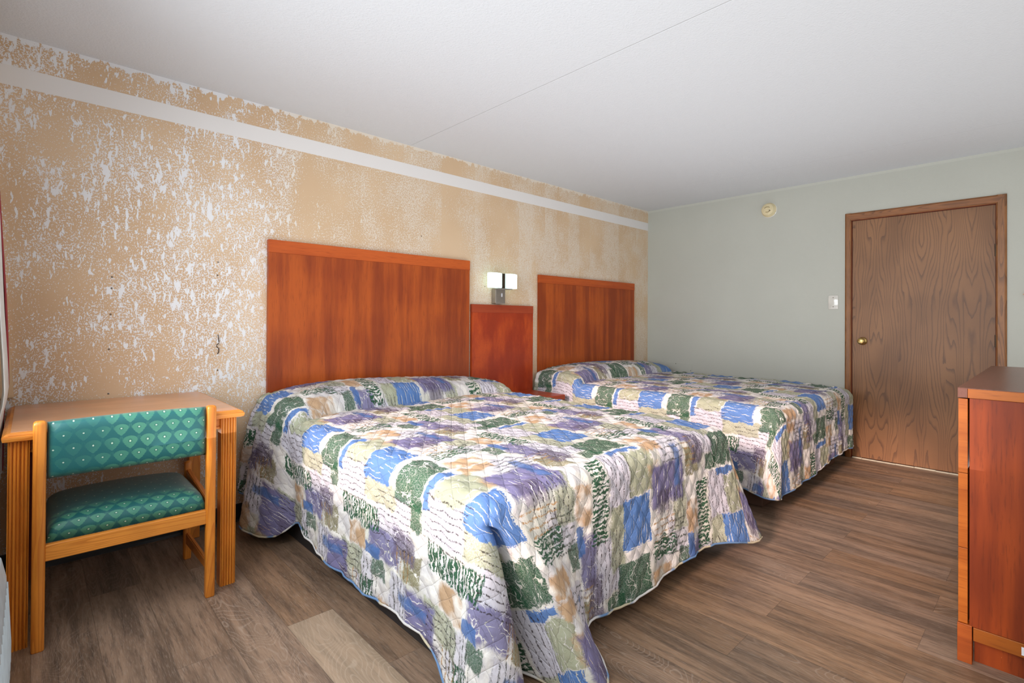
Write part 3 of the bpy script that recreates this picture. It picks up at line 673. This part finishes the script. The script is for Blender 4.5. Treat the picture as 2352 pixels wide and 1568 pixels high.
def spread(label, xl, xr, yf, zt, ridge, crease, hem, uoff, voff, pil_x, exps, ext=None):
    """quilted bedspread. xl,xr,yf: outer faces; hem rows: (s, x, y, z) along left side, foot and right side"""
    R = .075
    yh = -.034
    ax, bx, ay = xl+R, xr-R, yf+R                 # flat part of the top
    nx = int((bx-ax)/.0125); ny = int((yh-ay)/.0125)
    Ls = yh-ay; Lf = bx-ax; CF = .24
    bm = bmesh.new(); uvl = bm.loops.layers.uv.new('UVMap')
    def topz(x, y):
        z = zt + .006*math.sin(x*5.1+y*2.3)*math.sin(y*4.1+1) - .010*sstep(.35, 0, min(x-xl, xr-x)) - .012*sstep(.5, 0, y-yf)
        rz = interp(ridge, x)[0]; cy = interp(crease, x)[0]
        t = (yh-y)/(yh-cy)                         # 0 head .. 1 crease
        if t < 1:
            t = max(t, 0)
            pr = (1-(abs((t-.42)/.58))**2.4)**.5 if t > .42 else 1-.10*((.42-t)/.42)**2
            z = max(z, z-.004+(rz-z)*pr)
        else:
            z -= .008*math.exp(-((t-1)/.06)**2)
        return z
    def q_off(u, v):
        a = u*QA+v*QB; b = u*QA-v*QB
        s = abs(math.sin(PI*a))*abs(math.sin(PI*b)); return .0062*s**.5
    top = {}
    def V3(p): return Vector(p)
    rows = []
    for j in range(ny+1):
        y = lerp(yh, ay, j/ny); r = []
        for i in range(nx+1):
            x = lerp(ax, bx, i/nx)
            u = x-uoff; v = -y-voff
            z = topz(x, y)
            r.append((bm.verts.new((x, y, z+q_off(u, v))), (u, v)))
        rows.append(r)
    def quad(q):
        try: f = bm.faces.new([k[0] for k in q])
        except ValueError: return
        for lp, k in zip(f.loops, q): lp[uvl].uv = k[1]
    for j in range(ny):
        for i in range(nx): quad([rows[j][i], rows[j+1][i], rows[j+1][i+1], rows[j][i+1]])
    # perimeter columns
    cols = []
    for j in range(ny+1): cols.append((j/ny*Ls, rows[j][0][0].co.copy(), Vector((-1, 0, 0)), rows[j][0][1], (-1, 0)))
    nf = 26
    for k in range(1, nf):
        a = PI/2*k/nf; cols.append((Ls+CF*k/nf, rows[ny][0][0].co.copy(), Vector((-math.cos(a), -math.sin(a), 0)), rows[ny][0][1], (-math.cos(a), math.sin(a))))
    for i in range(nx+1): cols.append((Ls+CF+i/nx*Lf, rows[ny][i][0].co.copy(), Vector((0, -1, 0)), rows[ny][i][1], (0, 1)))
    for k in range(1, nf):
        a = PI/2*k/nf; cols.append((Ls+CF+Lf+CF*k/nf, rows[ny][nx][0].co.copy(), Vector((math.sin(a), -math.cos(a), 0)), rows[ny][nx][1], (math.sin(a), math.cos(a))))
    for j in range(ny+1): cols.append((2*(Ls+CF)-CF*0+Lf-0 - (1-j/ny)*0 + j/ny*Ls, rows[ny-j][nx][0].co.copy(), Vector((1, 0, 0)), rows[ny-j][nx][1], (1, 0)))
    # fix the last run: s continues from Ls+2CF+Lf
    base_last = Ls+2*CF+Lf; n_last = ny+1
    for t_, idx in enumerate(range(len(cols)-n_last, len(cols))):
        c = cols[idx]; cols[idx] = (base_last+t_/ny*Ls, c[1], c[2], c[3], c[4])
    NR = 46; grid = []
    for (s, B, n, uv0, du) in cols:
        hx, hy, hz = interp(hem, s); ex, = interp(exps, s)[:1]
        Hm = Vector((hx, hy, hz)); col = []
        arc = R*PI/2; A = B+n*R-Vector((0, 0, R)); drop = (A-Hm).length; tot = arc+drop
        for k in range(NR+1):
            t = k/NR; L = t*tot
            if L < arc:
                a = L/R; p = B+n*(R*math.sin(a))-Vector((0, 0, R*(1-math.cos(a)))); nn = n*math.sin(a)+Vector((0, 0, math.cos(a)))
            else:
                w = (L-arc)/drop; e = max(w, 1e-6)**ex
                p = Vector((lerp(A.x, Hm.x, e), lerp(A.y, Hm.y, e), lerp(A.z, Hm.z, w))); nn = n
                # gentle soft ripples that grow towards the hem
                rp = .006*math.sin(s*19+1.3)*w + .004*math.sin(s*41+w*3)*w
                p = p+n*rp
            # rounded shoulder blends into the pillow roll
            u = uv0[0]+du[0]*L; v = uv0[1]+du[1]*L
            p = p+nn*q_off(u, v)
            if k == 0: col.append((None, (u, v), B)); continue
            if p.z < .008: p.z = .008+random.random()*.002
            col.append((bm.verts.new(p), (u, v), p))
        grid.append(col)
    # first row reuse the top vertices
    tops = [rows[j][0][0] for j in range(ny+1)]+[rows[ny][0][0]]*(nf-1)+[rows[ny][i][0] for i in range(nx+1)]+[rows[ny][nx][0]]*(nf-1)+[rows[ny-j][nx][0] for j in range(ny+1)]
    for c, tv in zip(grid, tops): c[0] = (tv, c[0][1], None)
    for a, b in zip(grid, grid[1:]):
        for k in range(NR):
            q = [a[k], a[k+1], b[k+1], b[k]]; vs = []
            for z_ in q:
                if z_[0] not in [w_[0] for w_ in vs]: vs.append(z_)
            if len(vs) >= 3: quad(vs)
    bmesh.ops.recalc_face_normals(bm, faces=bm.faces[:])
    o = link('bedspread', bm, M['quilt'], None, True)
    md = o.modifiers.new('thickness', 'SOLIDIFY'); md.thickness = .012; md.offset = -1
    tag(o, label, 'bedspread', 'matching quilted bedspreads')
    # bound edge following the hem
    pb = [Vector(c[NR][2]) for c in grid][::3]
    b2 = bmesh.new(); bm_tube(b2, pb, .0048, 6); e = link('hem_binding', b2, M['binding'], o, True)
    return o
g = G('quilt_edge_binding'); M['binding'] = g.out(g.mix(g.ss(g.noise(g.tc(), 5, 1), .5, .56), g.mix(g.ss(g.noise(g.tc(), 7, 1), .5, .56), (96, 128, 168), (186, 176, 150)), (200, 198, 196)), .7)

Ls, CF = 2.08-.075-.034, .24
def hemrows(xl, xr, left, cornerL, foot, cornerR, right, yf):
    R = .075; L_ = -.034-(yf+R); F_ = xr-xl-2*R; rows = []
    for (y, x, z) in left: rows.append((-.034-y, x, y, z))
    for (t, x, y, z) in cornerL: rows.append((L_+CF*t, x, y, z))
    for r_ in foot: rows.append((L_+CF+(r_[0]-xl-R), r_[3] if len(r_) > 3 else r_[0], r_[1], r_[2]))
    for (t, x, y, z) in cornerR: rows.append((L_+CF+F_+CF*t, x, y, z))
    for (y, x, z) in right: rows.append((L_+2*CF+F_+(y-(yf+R)), x, y, z))
    return sorted(rows)
hem1 = hemrows(.958, 2.615,
    [(-.034, .885, .26), (-.10, .850, .20), (-.15, .925, .16), (-.20, .90, .12), (-.27, .815, .085), (-.36, .83, .060), (-.47, .875, .055), (-.545, .915, .075), (-.59, .985, .13), (-.70, .975, .145), (-.80, .962, .125), (-.95, .956, .105), (-1.10, .956, .098), (-1.30, .957, .098), (-1.48, .957, .105), (-1.66, .957, .118), (-1.78, .955, .112), (-1.86, .950, .085), (-1.92, .935, .05)],
    [(.0, .92, -2.03, .03), (.18, .93, -2.12, .012), (.33, 1.01, -2.175, .012), (.45, 1.09, -2.14, .012), (.53, 1.12, -2.05, .02), (.60, 1.115, -1.98, .03), (.66, 1.14, -1.975, .03), (.74, 1.175, -2.04, .02), (.86, 1.205, -2.18, .012)],
    [(1.10, -2.25, .012, 1.28), (1.17, -2.24, .02, 1.345), (1.24, -2.17, .05, 1.39), (1.32, -2.11, .08, 1.415), (1.46, -2.085, .10), (1.66, -2.09, .072), (1.85, -2.095, .085), (2.10, -2.10, .11), (2.30, -2.11, .115), (2.46, -2.155, .105)],
    [(.15, 2.60, -2.20, .075), (.35, 2.68, -2.205, .08), (.5, 2.66, -2.15, .10), (.7, 2.70, -2.13, .12), (1.0, 2.72, -2.05, .12)],
    [(-1.85, 2.66, .10), (-1.5, 2.63, .09), (-1.0, 2.628, .08), (-.6, 2.625, .10), (-.3, 2.635, .20), (-.034, 2.635, .3)], -2.08)
ridge1 = [(.958, .700), (1.06, .738), (1.19, .766), (1.46, .780), (1.77, .772), (2.12, .753), (2.40, .735), (2.52, .712), (2.60, .690), (2.75, .64)]
crease1 = [(.958, -.62), (1.087, -.546), (1.325, -.46), (1.614, -.436), (1.947, -.417), (2.234, -.423), (2.517, -.46), (2.7, -.5)]
Lt = 2*1.971+2*CF+1.507
exps1 = [(0, .5), (.42, .5), (.52, .75), (.60, 1.5), (.8, 1.4), (1.7, 1.4), (1.9, .95), (2.04, .70), (2.075, .65), (2.105, .42), (2.135, .42), (2.17, .7), (2.28, .85), (2.42, 1.3), (3.3, 1.6), (3.6, 1.1), (4.2, 1.2), (7, 1.2)]
q1 = spread('patchwork quilted bedspread on the near bed, corner draping to the floor', .958, 2.615, -2.08, .640, ridge1, crease1, hem1, .99, .83, None, exps1)
hem2 = hemrows(3.285, 4.945,
    [(-.034, 3.245, .33), (-.2, 3.24, .25), (-.36, 3.235, .15), (-.55, 3.262, .12), (-1.0, 3.265, .12), (-1.5, 3.262, .13), (-1.85, 3.23, .13)],
    [(.0, 3.18, -1.98, .13), (.35, 3.15, -2.05, .125), (.6, 3.20, -2.11, .12), (.8, 3.26, -2.10, .12)],
    [(3.40, -2.10, .125), (3.56, -2.10, .13), (3.95, -2.095, .135), (4.14, -2.09, .155), (4.46, -2.09, .165), (4.70, -2.09, .165)],
    [(.1, 4.84, -2.09, .16), (.5, 4.95, -2.06, .16), (.9, 4.985, -1.98, .16)],
    [(-1.8, 4.975, .15), (-1.0, 4.965, .12), (-.3, 4.965, .12), (-.034, 4.965, .3)], -2.08)
ridge2 = [(3.285, .675), (3.36, .715), (3.45, .740), (3.543, .751), (3.857, .767), (4.427, .757), (4.75, .738), (4.93, .700), (5.0, .68)]
crease2 = [(3.285, -.52), (3.594, -.45), (4.302, -.43), (4.728, -.44), (5.0, -.46)]
exps2 = [(0, .9), (.6, 1.3), (1.8, 1.3), (2.1, 1.0), (2.4, 1.3), (3.7, 1.5), (7, 1.3)]
q2 = spread('patchwork quilted bedspread on the far bed, hem clear of the floor', 3.285, 4.945, -2.08, .640, ridge2, crease2, hem2, 3.30, .56, None, exps2)
bm = bmesh.new(); bm_tube(bm, [(2.70, -2.15, .115), (2.705, -2.17, .10), (2.70, -2.175, .085), (2.706, -2.18, .065), (2.70, -2.178, .05)], [.002, .002, .0015, .002, .001], 6)
link('loose_thread', bm, M['thread'], q1, True)

# ================================================================== dresser
ds = thing('dresser', 'scuffed cherry dresser with dark top, cut by the right edge of frame', 'dresser', (3.0, -3.26, 0))
DX0, DX1, DYf, DYb = 2.333, 3.68, -2.985, -3.53
box('top_board', M['dress_top'], DX0, DX1, DYb, DYf, .9335, .9355, .0, ds)
box('top_slab', M['dress_edge'], DX0, DX1, DYb, DYf-.026, .902, .9334, .001, ds)
box('front_edging', M['dress_top'], DX0, DX1, DYf-.0255, DYf, .902, .9334, .001, ds)
box('side_panel', M['dress_panel'], DX0+.006, DX0+.028, DYb, DYf-.030, .127, .9015, .001, ds)
box('back_panel', M['dress_panel'], DX0+.03, DX1-.03, DYb, DYb+.02, .12, .9015, .001, ds)
box('side_panel', M['dress_panel'], DX1-.028, DX1-.006, DYb, DYf-.030, .127, .9015, .001, ds)
box('gap_shade_liner', M['black'], DX0+.03, DX1-.03, DYb+.025, DYf-.05, .13, .9, .0, ds)  # black box behind the drawers, painted-in shade for the gaps
nd = 3
for c in range(2):
    for r in range(nd):
        xa = lerp(DX0+.004, DX1-.004, c/2)+.0015; xb = lerp(DX0+.004, DX1-.004, (c+1)/2)-.0015
        za = lerp(.132, .899, r/nd)+.0008*(r > 0); zb = lerp(.132, .899, (r+1)/nd)-.0008
        dw = box('drawer', M['dress_post'], xa, xb, DYf-.0255, DYf-.001, za, zb, .001, ds)
        bm = bmesh.new(); bm_lathe(bm, [(.006, 0), (.006, .014), (.016, .020), (.016, .026), (.008, .030)], 'y', ((xa+xb)/2, DYf-.001, (za+zb)/2), 20); link('knob', bm, M['brass'], dw, True)
# front foot blocks, apron, recessed plinth
for xx in (DX0+.001, DX1-.041):
    box('foot', M['foot_worn'], xx, xx+.04, DYf-.037, DYf+.001, 0, .130, .0015, ds)
for xx in (DX0+.004, DX1-.044):
    box('foot', M['foot_worn'], xx, xx+.04, DYb, DYb+.037, 0, .126, .0015, ds)
box('apron', M['dress_edge'], DX0+.003, DX0+.028, DYb+.04, DYf-.040, .082, .1265, .001, ds)
box('plinth', M['dress_panel'], DX0+.035, DX0+.055, DYb+.04, DYf-.040, .0, .083, .001, ds)
box('front_apron', M['dress_edge'], DX0+.042, DX1-.042, DYf-.03, DYf-.005, .082, .130, .001, ds)
box('sticker', M['white'], DX0+.0015, DX0+.0028, -3.185, -3.141, .090, .116, 0, ds)

# ================================================================== curtain beside the desk
def curtain(name, label, y0, y1, z0, z1, lay):
    o = thing(name, label, 'curtain', (X0+.06, (y0+y1)/2, z0))
    for nm, mt, dx, ya, yb in lay:
        b = bmesh.new(); ny, nz = 46, 36; g_ = []
        for j in range(ny+1):
            r = []
            for k in range(nz+1):
                t = j/ny; w = k/nz; y = lerp(ya, yb, t); z = lerp(z0, z1, w)
                base = lambda zz: interp(dx, zz)[0]
                x = base(z)+.006*math.sin(t*PI*5+w*.8)-.006
                r.append(b.verts.new((x, y, z)))
            g_.append(r)
        for j in range(ny):
            for k in range(nz): b.faces.new((g_[j][k], g_[j+1][k], g_[j+1][k+1], g_[j][k+1]))
        q = link(nm, b, mt, o, True); md = q.modifiers.new('thickness', 'SOLIDIFY'); md.thickness = .002
    return o
cu_ = curtain('curtain', 'white lined red curtain hanging at the left edge, by the desk', -.60, -.14, .535, 2.30, [
    ('lining', M['lining'], [(.53, -.077), (.62, -.077), (.76, -.076), (.81, -.068), (.87, -.0600), (1.2, -.076), (1.54, -.090), (2.3, -.125)], -.60, -.30),
    ('face_fabric', M['redcloth'], [(.53, -.075), (.62, -.075), (.76, -.075), (.81, -.068), (.87, -.0610), (1.2, -.070), (1.54, -.088), (2.3, -.128)], -.29, -.22)])
bx = bmesh.new(); bm_prism(bx, [(X0, -.001), (-.066, -.001), (-.066, -.03), (X0, -.06)], 'z', .80, 2.30)
for v in bx.verts:
    if v.co.x > -.1: v.co.x = -.050-.070*(v.co.z-.80)
tag(link('corner_strip', bx, M['beige'], None), 'beige painted strip filling the corner behind the curtain', 'trim board')
b = bmesh.new(); bm_tube(b, [(X0+.035, -.70, 2.31), (X0+.035, -.05, 2.31)], .009, 10); link('curtain_rod', b, M['chrome'], cu_, True)

# ================================================================== wall air conditioner
ac = thing('air_conditioner', 'pale grey ribbed wall air conditioner cut by the lower left edge', 'air conditioner', (X0+.05, -1.75, .1))
b = bmesh.new()
pts = [(X0, .10), (-.075, .10), (-.048, .17), (-.032, .255), (-.030, .30), (-.040, .47), (-.050, .520), (-.070, .548), (-.10, .556), (X0, .556)]
bm_prism(b, pts, 'y', -2.05, -1.30)
bmesh.ops.bevel(b, geom=[e for e in b.edges if abs(e.verts[0].co.y-e.verts[1].co.y) < 1e-4 and e.verts[0].co.y > -1.31], offset=.010, segments=3, affect='EDGES', clamp_overlap=True)
link('cabinet', b, M['hvac'], ac)
for k in range(14):
    y = -1.33-.045*k; b = bmesh.new()
    bm_tube(b, [(-.0515, y-.03, .165), (-.0335, y-.01, .255), (-.0335, y, .30), (-.0415, y+.03, .45)], .0055, 6)
    link('louvre', b, M['hvac'], ac, True)

# ================================================================== camera
cam = bpy.data.cameras.new('camera'); co = bpy.data.objects.new('camera', cam); COL.objects.link(co)
R3 = ((0.7285198564587481, -0.684995645874235, 0.006307446287124618), (-0.009023531625388853, -0.0003892476560705075, 0.999959211349777), (0.684965250667748, 0.7285470565581897, 0.006464654520327212))
m = Matrix((R3[0], R3[1], tuple(-v for v in R3[2]))).transposed().to_4x4(); m.translation = Vector(CAM); co.matrix_world = m
cam.sensor_width = 36; cam.lens = 36*1176.75/2352; cam.shift_y = -(784-729.27)/2352; cam.clip_start = .03
SC.camera = co

# ================================================================== light
def area(name, loc, rot, sx, sy, power, col, spread=PI):
    l = bpy.data.lights.new(name, 'AREA'); l.shape = 'RECTANGLE'; l.size = sx; l.size_y = sy; l.energy = power; l.color = col; l.spread = spread
    o = bpy.data.objects.new(name, l); COL.objects.link(o); o.location = loc; o.rotation_euler = rot; return o
# daylight through the window on the left
area('window_daylight', (X0-.14, (WY0+WY1)/2, (WZ0+WZ1)/2), (0, -PI/2+.32, 0), WZ1-WZ0, WY1-WY0, 76, (.92, .97, 1.0), math.radians(150))
# added fill lights, unseen: one at the rear wall, one aimed at the ceiling
area('rear_fill', (2.6, YF+.02, 1.35), (PI/2, 0, 0), 5.0, 1.9, 20, (1.0, .99, .98))
area('upward_fill', (2.45, -1.85, .66), (PI, 0, 0), 4.2, 2.4, 40, (.96, .985, 1.0))
# low warm sun slipping past the curtain
sl = bpy.data.lights.new('low_sun', 'SUN'); sl.energy = 6.5; sl.angle = math.radians(7); sl.color = (1.0, .72, .62)
so = bpy.data.objects.new('low_sun', sl); COL.objects.link(so); so.rotation_euler = Vector((-1.0, -.12, .36)).to_track_quat('Z', 'Y').to_euler()
#pl_ = bpy.data.lights.new('sconce_bulb', 'POINT'); pl_.energy = 2.2; pl_.color = (.86, 1.0, .96); pl_.shadow_soft_size = .05
#po = bpy.data.objects.new('sconce_bulb', pl_); COL.objects.link(po); po.location = (2.858, -.13, 1.60)
w = bpy.data.worlds.new('world'); SC.world = w; w.use_nodes = True
bg = w.node_tree.nodes['Background']; bg.inputs[0].default_value = (.75, .85, 1, 1); bg.inputs[1].default_value = 1.0

SC.view_settings.view_transform = 'Standard'; SC.view_settings.look = 'None'; SC.view_settings.gamma = 1; SC.view_settings.use_curve_mapping = False
SC.view_settings.exposure = -0.25
